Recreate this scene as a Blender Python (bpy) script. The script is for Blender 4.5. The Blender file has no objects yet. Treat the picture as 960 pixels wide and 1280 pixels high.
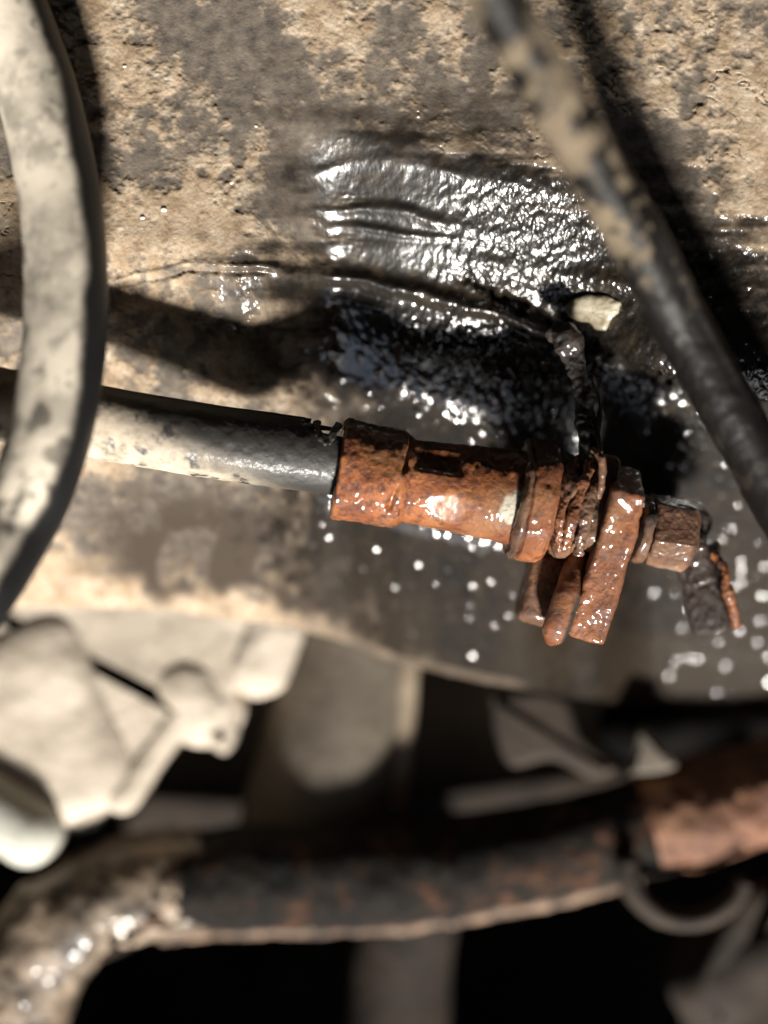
import bpy, math, random
import numpy as np
from mathutils import Vector

# ------------------------------------------------------------------ camera, sky, sun, exposure
PXM = 0.2          # millimetres per photo pixel on the plane z = 0
CAMD = 300.0       # camera distance to that plane (mm)
SCN = bpy.context.scene
COL = SCN.collection

cam_d = bpy.data.cameras.new("camera")
cam = bpy.data.objects.new("camera", cam_d)
COL.objects.link(cam)
cam.location = (0, 0, CAMD / 1000)
cam_d.sensor_fit = 'VERTICAL'
cam_d.sensor_height = 36
cam_d.lens = 18.0 / (128.0 / CAMD)
cam_d.clip_start = 0.01
cam_d.clip_end = 50
cam_d.dof.use_dof = True
cam_d.dof.focus_distance = (CAMD - 1) / 1000
cam_d.dof.aperture_fstop = cam_d.lens / 15.0
SCN.camera = cam

SUN_B = 1.75       # run of a shadow up the picture per unit of height
sun_elev = math.atan2(1.0, SUN_B)
world = bpy.data.worlds.new("World")
SCN.world = world
world.use_nodes = True
wn = world.node_tree
wn.nodes.clear()
sky = wn.nodes.new('ShaderNodeTexSky')
sky.sky_type = 'NISHITA'
sky.sun_disc = False
sky.sun_elevation = sun_elev
sky.sun_rotation = math.radians(175.7)
bg = wn.nodes.new('ShaderNodeBackground')
bg.inputs['Strength'].default_value = 0.055
wo = wn.nodes.new('ShaderNodeOutputWorld')
wn.links.new(sky.outputs[0], bg.inputs[0])
wn.links.new(bg.outputs[0], wo.inputs[0])

sun_d = bpy.data.lights.new("sun", 'SUN')
sun_d.energy = 5.0
sun_d.angle = math.radians(7.5)
sun_d.color = (1.0, 0.95, 0.87)
sun = bpy.data.objects.new("sun", sun_d)
COL.objects.link(sun)
sun.rotation_euler = Vector((-0.18, SUN_B, -1.0)).to_track_quat('-Z', 'Y').to_euler()
sun.location = (0, -1, 1)

SCN.view_settings.view_transform = 'Standard'
SCN.view_settings.look = 'None'
SCN.view_settings.exposure = 1.0
SCN.view_settings.gamma = 1
SCN.view_settings.use_curve_mapping = False
SCN.cycles.max_bounces = 6
SCN.cycles.sample_clamp_indirect = 6
SCN.cycles.adaptive_threshold = 0.02

# ------------------------------------------------------------------ helpers
random.seed(4)
rng = np.random.default_rng(7)


def P(px, py, z=0.0):
    """photo pixel at height z (mm above the panel plane) -> point in metres"""
    k = PXM * (CAMD - z) / CAMD / 1000.0
    px, py, z = np.asarray(px, float), np.asarray(py, float), np.asarray(z, float)
    return np.stack(np.broadcast_arrays((px - 480) * k, -(py - 640) * k, z / 1000.0), -1)


def RP(r, z=0.0):
    return r * PXM * (CAMD - z) / CAMD / 1000.0


def _hash(i, j, k, seed):
    n = (i * 374761393 + j * 668265263 + k * 1274126177 + seed * 974634777) & 0xFFFFFFFF
    n = ((n ^ (n >> 13)) * 1274126177) & 0xFFFFFFFF
    n = ((n ^ (n >> 16)) * 2246822519) & 0xFFFFFFFF
    return ((n ^ (n >> 15)) & 0xFFFFFF) / float(0xFFFFFF)


def vnoise(p, seed=0):
    p = np.asarray(p, float)
    f = np.floor(p)
    i = f.astype(np.int64)
    t = p - f
    t = t * t * t * (t * (t * 6 - 15) + 10)
    out = 0
    for a in (0, 1):
        wa = t[..., 0] if a else 1 - t[..., 0]
        for b in (0, 1):
            wb = t[..., 1] if b else 1 - t[..., 1]
            for c in (0, 1):
                wc = t[..., 2] if c else 1 - t[..., 2]
                out = out + wa * wb * wc * _hash(i[..., 0] + a, i[..., 1] + b, i[..., 2] + c, seed)
    return out


def fbm(p, scale, octs=4, seed=0, gain=0.5):
    """0..1 fractal noise; p in metres, scale = cells per metre"""
    p = np.asarray(p, float) * scale
    tot, amp, s = 0, 1.0, 0
    for o in range(octs):
        tot = tot + amp * vnoise(p, seed + o * 17)
        s += amp
        amp *= gain
        p = p * 2.03 + 11.3
    return tot / s


def sstep(a, b, x):
    t = np.clip((x - a) / (b - a), 0, 1)
    return t * t * (3 - 2 * t)


def tag(o, label=None, cat=None, group=None, kind=None):
    for k, v in (('label', label), ('category', cat), ('group', group), ('kind', kind)):
        if v:
            o[k] = v
    return o


def thing(name, loc, label, cat, group=None):
    o = bpy.data.objects.new(name, None)
    o.empty_display_size = 0.01
    COL.objects.link(o)
    o.location = Vector([float(q) for q in loc])
    return tag(o, label, cat, group)


def mk(name, verts, faces, m, parent=None, attrs=None, smooth=True, label=None):
    """one mesh object from world coordinates (stored relative to its thing)"""
    verts = np.asarray(verts, float).reshape(-1, 3)
    off = np.zeros(3)
    top = parent
    while top is not None:
        off += np.array(top.location)
        top = top.parent
    verts = verts - off
    me = bpy.data.meshes.new(name)
    faces = np.asarray(faces, np.int32)
    nf, k = faces.shape
    me.vertices.add(len(verts))
    me.vertices.foreach_set('co', verts.astype(np.float32).ravel())
    me.loops.add(nf * k)
    me.loops.foreach_set('vertex_index', faces.ravel())
    me.polygons.add(nf)
    me.polygons.foreach_set('loop_start', np.arange(nf, dtype=np.int32) * k)
    me.update(calc_edges=True)
    if smooth:
        me.polygons.foreach_set('use_smooth', np.ones(nf, bool))
    for an, av in (attrs or {}).items():
        a = me.attributes.new(an, 'FLOAT', 'POINT')
        a.data.foreach_set('value', np.asarray(av, np.float32).ravel())
    me.validate()
    me.materials.append(m)
    o = bpy.data.objects.new(name, me)
    COL.objects.link(o)
    if parent:
        o.parent = parent
    if label:
        o['label'] = label
    return o


def grid_faces(n, m, wrap=False):
    """n rows, m columns; wrap joins the last column with the first"""
    i = np.arange(n - 1)[:, None]
    j = np.arange(m if wrap else m - 1)[None, :]
    j2 = (j + 1) % m
    a = i * m + j
    b = i * m + j2
    c = (i + 1) * m + j2
    d = (i + 1) * m + j
    return np.stack(np.broadcast_arrays(a, b, c, d), -1).reshape(-1, 4)


def catmull(pts, n):
    pts = np.asarray(pts, float)
    ext = np.vstack([2 * pts[0] - pts[1], pts, 2 * pts[-1] - pts[-2]])
    seg = np.linalg.norm(np.diff(pts[:, :3], axis=0), axis=1)
    cum = np.r_[0, np.cumsum(seg)]
    s = np.linspace(0, cum[-1], n)
    k = np.clip(np.searchsorted(cum, s, side='right') - 1, 0, len(pts) - 2)
    t = ((s - cum[k]) / np.maximum(seg[k], 1e-12))[:, None]
    p0, p1, p2, p3 = ext[k], ext[k + 1], ext[k + 2], ext[k + 3]
    return 0.5 * (2 * p1 + (p2 - p0) * t + (2 * p0 - 5 * p1 + 4 * p2 - p3) * t ** 2 + (3 * p1 - p0 - 3 * p2 + p3) * t ** 3)


def tube_pts(path, n, m, flat=1.0):
    """path rows: (px, py, z mm, radius px) -> ring points, normals, length param, angle"""
    c = catmull(path, n)
    pos = P(c[:, 0], c[:, 1], c[:, 2])
    rad = RP(c[:, 3], c[:, 2])
    tan = np.gradient(pos, axis=0)
    tan /= np.linalg.norm(tan, axis=1)[:, None]
    up = np.tile([0, 0, 1.0], (n, 1))
    b = up - (up * tan).sum(1)[:, None] * tan
    b /= np.linalg.norm(b, axis=1)[:, None]          # towards the viewer
    a = np.cross(b, tan)                              # sideways
    th = np.linspace(0, 2 * np.pi, m, endpoint=False)
    nrm = a[:, None, :] * np.cos(th)[None, :, None] + b[:, None, :] * (flat * np.sin(th))[None, :, None]
    pts = pos[:, None, :] + rad[:, None, None] * nrm
    nn = nrm / np.linalg.norm(nrm, axis=2, keepdims=True)
    u = np.linspace(0, 1, n)[:, None] + 0 * th[None, :]
    return pts, nn, u, th[None, :] + 0 * u


def capped(pts, faces, m):
    """close both ends of a ring grid with centre fans (as degenerate-free quads split to tris is avoided: adds rings)"""
    return pts, faces


def close_rings(pts, nn):
    """add shrinking rings at both ends so the tube is a solid"""
    c0, c1 = pts[0].mean(0), pts[-1].mean(0)
    r0 = c0 + (pts[0] - c0) * 0.02
    r1 = c1 + (pts[-1] - c1) * 0.02
    return np.concatenate([r0[None], pts, r1[None]], 0)


def tube(name, path, mat, parent=None, n=160, m=72, flat=1.0, disp=None, attrs=None, label=None):
    pts, nn, u, th = tube_pts(path, n, m, flat)
    if disp is not None:
        pts = pts + nn * disp(pts, u, th)[..., None]
    at = {k: f(pts, nn, u, th) for k, f in (attrs or {}).items()}
    full = close_rings(pts, nn)
    at = {k: np.concatenate([v[:1], v, v[-1:]], 0) for k, v in at.items()}
    return mk(name, full, grid_faces(len(full), m, True), mat, parent, at, label=label)


def lathe(name, A, B, prof, mat, parent=None, m=160, step=1.2, rfun=None, disp=None, attrs=None, label=None):
    """A,B: (px,py,z) axis ends; prof: list of (t px along the axis, r px); rfun(theta,t)->factor"""
    pa, pb = P(*A), P(*B)
    ax = (pb - pa) / np.linalg.norm(pb - pa)
    k = PXM * (CAMD - A[2]) / CAMD / 1000.0
    q = [np.array(prof[0], float)]
    for e in prof[1:]:
        e = np.array(e, float)
        d = np.linalg.norm(e - q[-1])
        c = max(1, int(d / step))
        s = q[-1]
        for i in range(1, c + 1):
            q.append(s + (e - s) * i / c)
    q = np.array(q)
    up = np.array([0, 0, 1.0])
    b = up - (up @ ax) * ax
    b /= np.linalg.norm(b)
    a = np.cross(b, ax)
    th = np.linspace(0, 2 * np.pi, m, endpoint=False)
    nr = a[None, :] * np.cos(th)[:, None] + b[None, :] * np.sin(th)[:, None]
    R = q[:, 1:2] * np.ones((1, m))
    if rfun is not None:
        R = R * rfun(th[None, :], q[:, 0:1])
    pts = pa + ax * (q[:, 0] * k)[:, None, None] + nr[None] * (R * k)[..., None]
    # surface normals from the profile
    dt = np.gradient(q[:, 0])
    dr = np.gradient(q[:, 1])
    L = np.maximum(np.hypot(dt, dr), 1e-9)
    nn = nr[None] * (dt / L)[:, None, None] - ax[None, None] * (dr / L)[:, None, None]
    tt = q[:, 0:1] + 0 * R
    tht = th[None, :] + 0 * R
    if disp is not None:
        pts = pts + nn * disp(pts, tt, tht)[..., None]
    at = {kk: f(pts, nn, tt, tht) for kk, f in (attrs or {}).items()}
    return mk(name, pts, grid_faces(len(q), m, True), mat, parent, at, label=label)


def rbox(name, c, axes, half, r, mat, parent=None, n=40, disp=None, label=None, warp=None):
    """rounded box: c world (m), axes three unit vectors, half sizes (m), corner radius (m)"""
    g = np.linspace(-1, 1, n)
    U, V = np.meshgrid(g, g, indexing='ij')
    allp, allf = [], []
    base = grid_faces(n, n)
    half = np.array(half, float)
    core = np.maximum(half - r, 1e-6)
    for d in range(3):
        for s in (-1, 1):
            q = np.zeros((n, n, 3))
            q[..., d] = s
            q[..., (d + 1) % 3] = U * s
            q[..., (d + 2) % 3] = V
            q = q * half
            cl = np.clip(q, -core, core)
            dv = q - cl
            ln = np.linalg.norm(dv, axis=-1, keepdims=True)
            nrm = dv / np.maximum(ln, 1e-12)
            p = cl + nrm * r
            allf.append(base + len(allp) * n * n)
            allp.append(np.concatenate([p, nrm], -1).reshape(-1, 6))
    A = np.concatenate(allp)
    F = np.concatenate(allf)
    key = np.round(A[:, :3] * 1e7).astype(np.int64)
    _, idx, inv = np.unique(key, axis=0, return_index=True, return_inverse=True)
    A = A[idx]
    F = inv.ravel()[F]
    sf = np.sort(F, axis=1)
    F = F[(np.diff(sf, axis=1) != 0).all(1)]
    loc = A[:, :3]
    if warp is not None:
        loc = warp(loc / half, loc)
    M = np.array(axes, float)
    w = np.array(c) + loc @ M
    wn_ = A[:, 3:] @ M
    if disp is not None:
        w = w + wn_ * disp(w)[:, None]
    return mk(name, w, F, mat, parent, label=label)


def blob(name, c, r3, mat, parent=None, n=28, rough=0.0, scale=60, seed=0, rot=0.0, label=None):
    """uneven rounded lump with half sizes r3 (m), turned by rot in the picture plane"""
    ca, sa = math.cos(rot), math.sin(rot)
    ax = [(ca, sa, 0), (-sa, ca, 0), (0, 0, 1)]
    return rbox(name, c, ax, r3, min(r3) * 0.98, mat, parent, n,
                disp=(lambda w: (fbm(w, scale, 3, seed) - 0.5) * rough) if rough else None, label=label)


# ------------------------------------------------------------------ materials
class NT:
    def __init__(s, name):
        s.m = bpy.data.materials.new(name)
        s.m.use_nodes = True
        s.t = s.m.node_tree
        s.t.nodes.clear()
        s.out = s.t.nodes.new('ShaderNodeOutputMaterial')
        s.b = s.t.nodes.new('ShaderNodeBsdfPrincipled')
        s.t.links.new(s.b.outputs[0], s.out.inputs[0])
        tc = s.t.nodes.new('ShaderNodeNewGeometry')
        s.co = tc.outputs['Position']

    def put(s, sock, v):
        if hasattr(v, 'links') or isinstance(v, bpy.types.NodeSocket):
            s.t.links.new(v, sock)
        else:
            if isinstance(v, tuple) and len(v) == 3 and sock.type == 'RGBA':
                v = (*v, 1)
            sock.default_value = v

    def set(s, **kw):
        for k, v in kw.items():
            s.put(s.b.inputs[k.replace('_', ' ')], v)

    def mapping(s, scale=(1, 1, 1), rot=(0, 0, 0)):
        n = s.t.nodes.new('ShaderNodeMapping')
        s.t.links.new(s.co, n.inputs['Vector'])
        n.inputs['Scale'].default_value = scale
        n.inputs['Rotation'].default_value = rot
        return n.outputs[0]

    def noise(s, scale, detail=4, rough=0.55, vec=None, dist=0.0):
        n = s.t.nodes.new('ShaderNodeTexNoise')
        s.t.links.new(vec if vec is not None else s.co, n.inputs['Vector'])
        n.inputs['Scale'].default_value = scale
        n.inputs['Detail'].default_value = detail
        n.inputs['Roughness'].default_value = rough
        n.inputs['Distortion'].default_value = dist
        return n.outputs[0]

    def voro(s, scale, vec=None, feature='SMOOTH_F1', smooth=0.4):
        n = s.t.nodes.new('ShaderNodeTexVoronoi')
        n.feature = feature
        s.t.links.new(vec if vec is not None else s.co, n.inputs['Vector'])
        n.inputs['Scale'].default_value = scale
        if feature == 'SMOOTH_F1':
            n.inputs['Smoothness'].default_value = smooth
        return n.outputs['Distance']

    def ramp(s, fac, stops):
        n = s.t.nodes.new('ShaderNodeValToRGB')
        s.put(n.inputs[0], fac)
        e = n.color_ramp.elements
        while len(e) < len(stops):
            e.new(0.5)
        for q, (pos, c) in zip(e, stops):
            q.position = pos
            q.color = (*c, 1) if isinstance(c, tuple) else (c, c, c, 1)
        return n.outputs[0]

    def mix(s, fac, a, b, mode='MIX'):
        n = s.t.nodes.new('ShaderNodeMix')
        n.data_type = 'RGBA'
        n.blend_type = mode
        s.put(n.inputs[0], fac)
        s.put(n.inputs[6], a)
        s.put(n.inputs[7], b)
        return n.outputs[2]

    def fmix(s, fac, a, b):
        n = s.t.nodes.new('ShaderNodeMix')
        s.put(n.inputs[0], fac)
        s.put(n.inputs[2], a)
        s.put(n.inputs[3], b)
        return n.outputs[0]

    def math(s, op, a, b=0.0, clamp=False):
        n = s.t.nodes.new('ShaderNodeMath')
        n.operation = op
        n.use_clamp = clamp
        s.put(n.inputs[0], a)
        s.put(n.inputs[1], b)
        return n.outputs[0]

    def attr(s, name):
        n = s.t.nodes.new('ShaderNodeAttribute')
        n.attribute_name = name
        return n.outputs['Fac']

    def bump(s, h, dist, strength=1.0, normal=None):
        n = s.t.nodes.new('ShaderNodeBump')
        s.put(n.inputs['Height'], h)
        n.inputs['Distance'].default_value = dist
        s.put(n.inputs['Strength'], strength)
        if normal is not None:
            s.t.links.new(normal, n.inputs['Normal'])
        return n.outputs[0]


def m_panel():
    s = NT('mud_and_oil_panel')
    mud, wet, film = s.attr('mud'), s.attr('wet'), s.attr('film')
    low = s.attr('low')
    n1 = s.noise(160, 4, 0.6)
    n2 = s.noise(900, 3, 0.6)
    tan = s.ramp(n1, [(0.3, (0.235, 0.165, 0.100)), (0.5, (0.375, 0.285, 0.195)), (0.72, (0.49, 0.41, 0.315))])
    tan = s.mix(s.ramp(n2, [(0.33, 0.42), (0.54, 0.0)]), tan, (0.14, 0.098, 0.062))
    grey = s.ramp(s.noise(260, 4), [(0.3, (0.058, 0.050, 0.043)), (0.7, (0.19, 0.158, 0.125))])
    dry = s.mix(mud, grey, tan)
    oil = s.ramp(n1, [(0.35, (0.004, 0.003, 0.0025)), (0.60, (0.014, 0.010, 0.006)), (0.8, (0.05, 0.034, 0.019))])
    oil = s.mix(film, oil, (0.019, 0.0125, 0.0068))
    dry = s.mix(s.attr('dark_tone'), dry, (0.040, 0.028, 0.019))
    s.set(Base_Color=s.mix(wet, dry, oil), Roughness=s.fmix(wet, 0.85, 0.6), Specular_IOR_Level=s.fmix(wet, 0.35, 0.15))
    bd = s.bump(s.noise(1400, 4, 0.65), 0.0006, s.fmix(wet, 0.34, 0.3))
    mp = s.mapping((1, 0.5, 1), (0, 0, math.radians(28)))
    fine = s.noise(1000, 1, 0.4, mp)
    drop = s.noise(460, 1, 0.4, mp)
    hb = s.math('ADD', s.math('MULTIPLY', fine, s.fmix(low, 0.55, 0.30)), s.math('MULTIPLY', drop, s.fmix(low, 0.85, 0.8)))
    bw = s.bump(hb, 0.0012, s.attr('rip'))
    s.set(Normal=bd, Coat_Weight=s.attr('gloss'), Coat_Roughness=s.fmix(low, 0.30, 0.06), Coat_IOR=1.75, Coat_Normal=bw)
    return s.m


def m_rust(name, wet=0.6, dark=0.0, hue=0, wb=0.45):
    s = NT(name)
    n1 = s.noise(110, 6, 0.62)
    n2 = s.noise(420, 5, 0.65)
    n3 = s.noise(60, 3)
    c1 = [(0.120, 0.030, 0.009), (0.300, 0.088, 0.019), (0.38, 0.140, 0.038)]
    if hue == 1:
        c1 = [(0.10, 0.045, 0.024), (0.24, 0.105, 0.048), (0.40, 0.20, 0.095)]
    if hue == 2:
        c1 = [(0.10, 0.038, 0.018), (0.26, 0.105, 0.048), (0.42, 0.22, 0.12)]
    col = s.ramp(n1, [(0.34, c1[0]), (0.5, c1[1]), (0.66, c1[2])])
    col = s.mix(s.ramp(s.noise(45, 3, 0.5), [(0.45, 0.0), (0.62, 0.75)]), col, tuple(q * 0.55 for q in c1[1]))
    col = s.mix(s.ramp(n2, [(0.36, 0.85), (0.5, 0.0)]), col, (0.075, 0.022, 0.010))
    col = s.mix(s.ramp(n3, [(0.56, 0.0), (0.70, 0.5)]), col, (0.26, 0.125, 0.050))
    if dark:
        col = s.mix(dark, col, (0.012, 0.008, 0.006))
    # greasy dirt where the attribute says so
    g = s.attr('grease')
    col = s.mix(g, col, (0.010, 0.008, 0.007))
    pt = s.attr('paint')
    col = s.mix(pt, col, (0.42, 0.38, 0.30))
    wm = s.ramp(s.noise(75, 3, 0.5, dist=0.6), [(0.40, 0.15), (0.56, 1.0)])
    s.set(Base_Color=col, Roughness=0.62)
    bd = s.bump(s.noise(1100, 6, 0.7), 0.0006, 0.8)
    bw = s.bump(s.noise(260, 2, 0.5), 0.0010, s.fmix(s.attr('slick'), wb, 0.10))
    s.set(Normal=bd, Coat_Weight=s.math('MAXIMUM', s.math('MULTIPLY', wm, wet), s.attr('slick')), Coat_Roughness=s.fmix(s.attr('slick'), 0.09, 0.17), Coat_IOR=1.65, Coat_Normal=bw)
    return s.m


def m_rubber(name, dustcol=(0.50, 0.44, 0.35), base=(0.010, 0.010, 0.010), wetcoat=0.3, rough=0.5, spots=220, spec=0.5):
    s = NT(name)
    d = s.attr('dust')
    n = s.noise(spots, 5, 0.6)
    dc = s.ramp(n, [(0.32, tuple(q * 0.55 for q in dustcol)), (0.5, dustcol), (0.75, tuple(min(1, q * 1.2) for q in dustcol))])
    s.set(Base_Color=s.mix(d, base, dc), Roughness=s.fmix(d, rough, 0.9), Specular_IOR_Level=spec)
    h = s.noise(1300, 4, 0.6)
    s.set(Normal=s.bump(h, 0.0003, 0.4))
    w = s.math('MULTIPLY', s.math('SUBTRACT', 1.0, d, True), wetcoat)
    s.set(Coat_Weight=w, Coat_Roughness=0.16, Coat_Normal=s.bump(s.noise(800, 3, 0.6), 0.0005, 0.25))
    return s.m


def m_plain(name, a, b, scale=60, rough=0.6, bumpd=0.0008, bscale=200, metal=0.0, coat=0.0, spec=0.5):
    s = NT(name)
    c = s.ramp(s.noise(scale, 5, 0.6), [(0.35, a), (0.65, b)])
    s.set(Base_Color=c, Roughness=rough, Metallic=metal, Coat_Weight=coat, Coat_Roughness=0.12, Specular_IOR_Level=spec)
    s.set(Normal=s.bump(s.noise(bscale, 5, 0.6), bumpd, 0.8))
    return s.m


def m_shaded_grime():
    s = NT('bar_shaded_grime')
    c = s.ramp(s.noise(95, 6, 0.65), [(0.40, (0.003, 0.0025, 0.002)), (0.55, (0.012, 0.008, 0.005)), (0.63, (0.060, 0.024, 0.011)), (0.75, (0.10, 0.07, 0.05))])
    s.set(Base_Color=c, Roughness=0.75, Specular_IOR_Level=0.2, Normal=s.bump(s.noise(170, 5, 0.65), 0.003, 0.9))
    return s.m


M = {
    'panel': m_panel(),
    'rust': m_rust('wet_orange_rust', 0.9, 0.10, wb=0.22),
    'rust_plate': m_rust('wet_plate_rust', 1.0, 0.28, wb=0.75),
    'slick_rust': m_rust('slick_oily_rust', 1.0, 0.3, 0, wb=0.3),
    'rust_brown': m_rust('oily_brown_rust', 1.0, 0.38, 1),
    'rust_dark': m_rust('black_oily_rust', 0.5, 0.93, 1),
    'rust_scale': m_rust('flaking_pale_rust', 0.0, 0.2, 2),
    'hose': m_rubber('dusty_hose_rubber', (0.74, 0.66, 0.54), wetcoat=0.05, spots=70),
    'line': m_rubber('dusty_line_rubber', (0.42, 0.355, 0.275), (0.022, 0.020, 0.018), 0.10, 0.58, 260),
    'rod': m_rubber('dusty_rod', (0.14, 0.110, 0.076), (0.006, 0.005, 0.0045), 0.0, 0.5, spec=0.22),
    'flake': m_plain('pale_flake', (0.20, 0.165, 0.10), (0.34, 0.31, 0.23), 260, 0.45, 0.0005, 600, coat=0.6),
    'alloy': m_plain('dusty_alloy', (0.33, 0.28, 0.22), (0.58, 0.505, 0.415), 34, 0.8, 0.003, 60),
    'alloy_green': m_plain('pale_plastic', (0.42, 0.42, 0.36), (0.56, 0.55, 0.48), 40, 0.6),
    'boot': m_plain('grey_boot', (0.055, 0.044, 0.032), (0.125, 0.102, 0.076), 30, 0.75),
    'brown': m_plain('grimy_brown', (0.014, 0.009, 0.0055), (0.038, 0.024, 0.0145), 40, 0.85),
    'black': m_plain('oily_black', (0.003, 0.003, 0.003), (0.008, 0.007, 0.006), 60, 0.9, spec=0.05),
    'shaded_grime': m_shaded_grime(),  # rusty grime, with the shade on the arm put into its dark colour
    'barmud': m_plain('bar_mud', (0.035, 0.026, 0.019), (0.36, 0.27, 0.19), 75, 0.6, 0.002, 130, coat=0.3),
    'lip': m_plain('bar_lit_edge', (0.015, 0.009, 0.006), (0.27, 0.175, 0.115), 150, 0.7, 0.002, 200),  # lit lower edge of the arm, its brightness put into the colour
    'tan': m_plain('tan_plate', (0.16, 0.12, 0.08), (0.30, 0.24, 0.17), 60, 0.8),
    'floor': m_plain('gap_shade', (0.005, 0.0037, 0.0026), (0.018, 0.0125, 0.0085), 12, 0.9, spec=0.05),  # near black, carries the shade of the deep gaps
    'grain': m_plain('grit_grain', (0.5, 0.42, 0.32), (0.75, 0.68, 0.58), 500, 0.3),
}

# ------------------------------------------------------------------ the housing wall (mud crust on the left, oil on the right)
EDGE_X = [-260, 60, 200, 370, 440, 500, 600, 700, 850, 960, 1220]
EDGE_Y = [756, 757, 760, 783, 803, 827, 850, 868, 884, 894, 905]


def edge_y(x):
    return np.interp(x, EDGE_X, EDGE_Y)


def base_z(X, Y):
    ey = edge_y(X)
    # slope of the wall (drop per run) along the distance to its lower edge: flat, a gentle fall, a crease, a steep skirt
    d = np.linspace(-1200, 40, 1600)
    step = (d[1] - d[0]) * PXM
    cum = lambda sl: -np.cumsum(sl) * step
    za = cum(0.70 * sstep(-475, -400, d))
    zf = cum(-0.38 * sstep(-350, -300, d))
    zb = cum(0.83 * sstep(-190, -150, d) + 0.2 * sstep(-100, 0, d))
    zc = cum(0.42 * sstep(-420, -360, d) + 0.1 * sstep(-100, 0, d))
    zw = cum(0.50 * sstep(-660, -610, d) * (1 - sstep(-500, -420, d)))
    rt = sstep(640, 830, X)
    f = lambda t: np.interp(Y - ey, d, t)
    return f(za) + (f(zf) + f(zb)) * (1 - rt) + f(zc) * rt + f(zw) * sstep(300, 430, X) * (1 - 0.75 * sstep(700, 850, X))


def polydist(X, Y, poly):
    """signed distance (px), positive inside"""
    d = np.full(X.shape, 1e9)
    ins = np.zeros(X.shape, bool)
    n = len(poly)
    for i in range(n):
        ax_, ay = poly[i]
        bx, by = poly[(i + 1) % n]
        ex, ey = bx - ax_, by - ay
        t = np.clip(((X - ax_) * ex + (Y - ay) * ey) / (ex * ex + ey * ey), 0, 1)
        d = np.minimum(d, np.hypot(X - ax_ - t * ex, Y - ay - t * ey))
        c = ((ay > Y) != (by > Y)) & (X < (bx - ax_) * (Y - ay) / ((by - ay) if by != ay else 1e-9) + ax_)
        ins ^= c
    return np.where(ins, d, -d)


WET = [(398, 178), (440, 165), (520, 158), (600, 178), (700, 215), (800, 235), (880, 300), (1000, 330), (1300, 330),
       (1300, 960), (560, 960), (500, 850), (430, 770), (370, 720), (345, 655), (400, 610), (450, 525), (425, 490), (375, 455), (395, 400), (330, 352), (335, 334), (400, 325)]


def ridge(X, Y, pts, w, h, fade=18):
    xs = [p[0] for p in pts]
    ys = [p[1] for p in pts]
    yy = np.interp(X, xs, ys)
    f = sstep(xs[0] - fade, xs[0] + fade, X) * (1 - sstep(xs[-1] - fade, xs[-1] + fade, X))
    return h * f * np.exp(-((Y - yy) / w) ** 2)


def droplets(X, Y, cell, seed):
    """separate lens-shaped drops, height in mm"""
    gx, gy = np.floor(X / cell).astype(np.int64), np.floor(Y / cell).astype(np.int64)
    best = np.zeros_like(X)
    zc = np.zeros_like(gx)
    for di in (-1, 0, 1):
        for dj in (-1, 0, 1):
            i, j = gx + di, gy + dj
            h1, h2, h3 = _hash(i, j, zc, seed), _hash(i, j, zc + 1, seed), _hash(i, j, zc + 2, seed)
            cx, cy = (i + 0.15 + 0.7 * h1) * cell, (j + 0.15 + 0.7 * h2) * cell
            r = cell * (0.08 + 0.25 * h3 ** 3) * (h3 > 0.62)
            dx, dy = X - cx, Y - cy
            u = (dx * 0.88 - dy * 0.47) / 0.9
            v = (dx * 0.47 + dy * 0.88) / 1.15
            d2 = (u * u + v * v) / np.maximum(r * r, 1e-6)
            best = np.maximum(best, np.where(r > 0, r * PXM * 0.46 * np.clip(1 - d2, 0, 1), 0))
    return best


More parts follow.
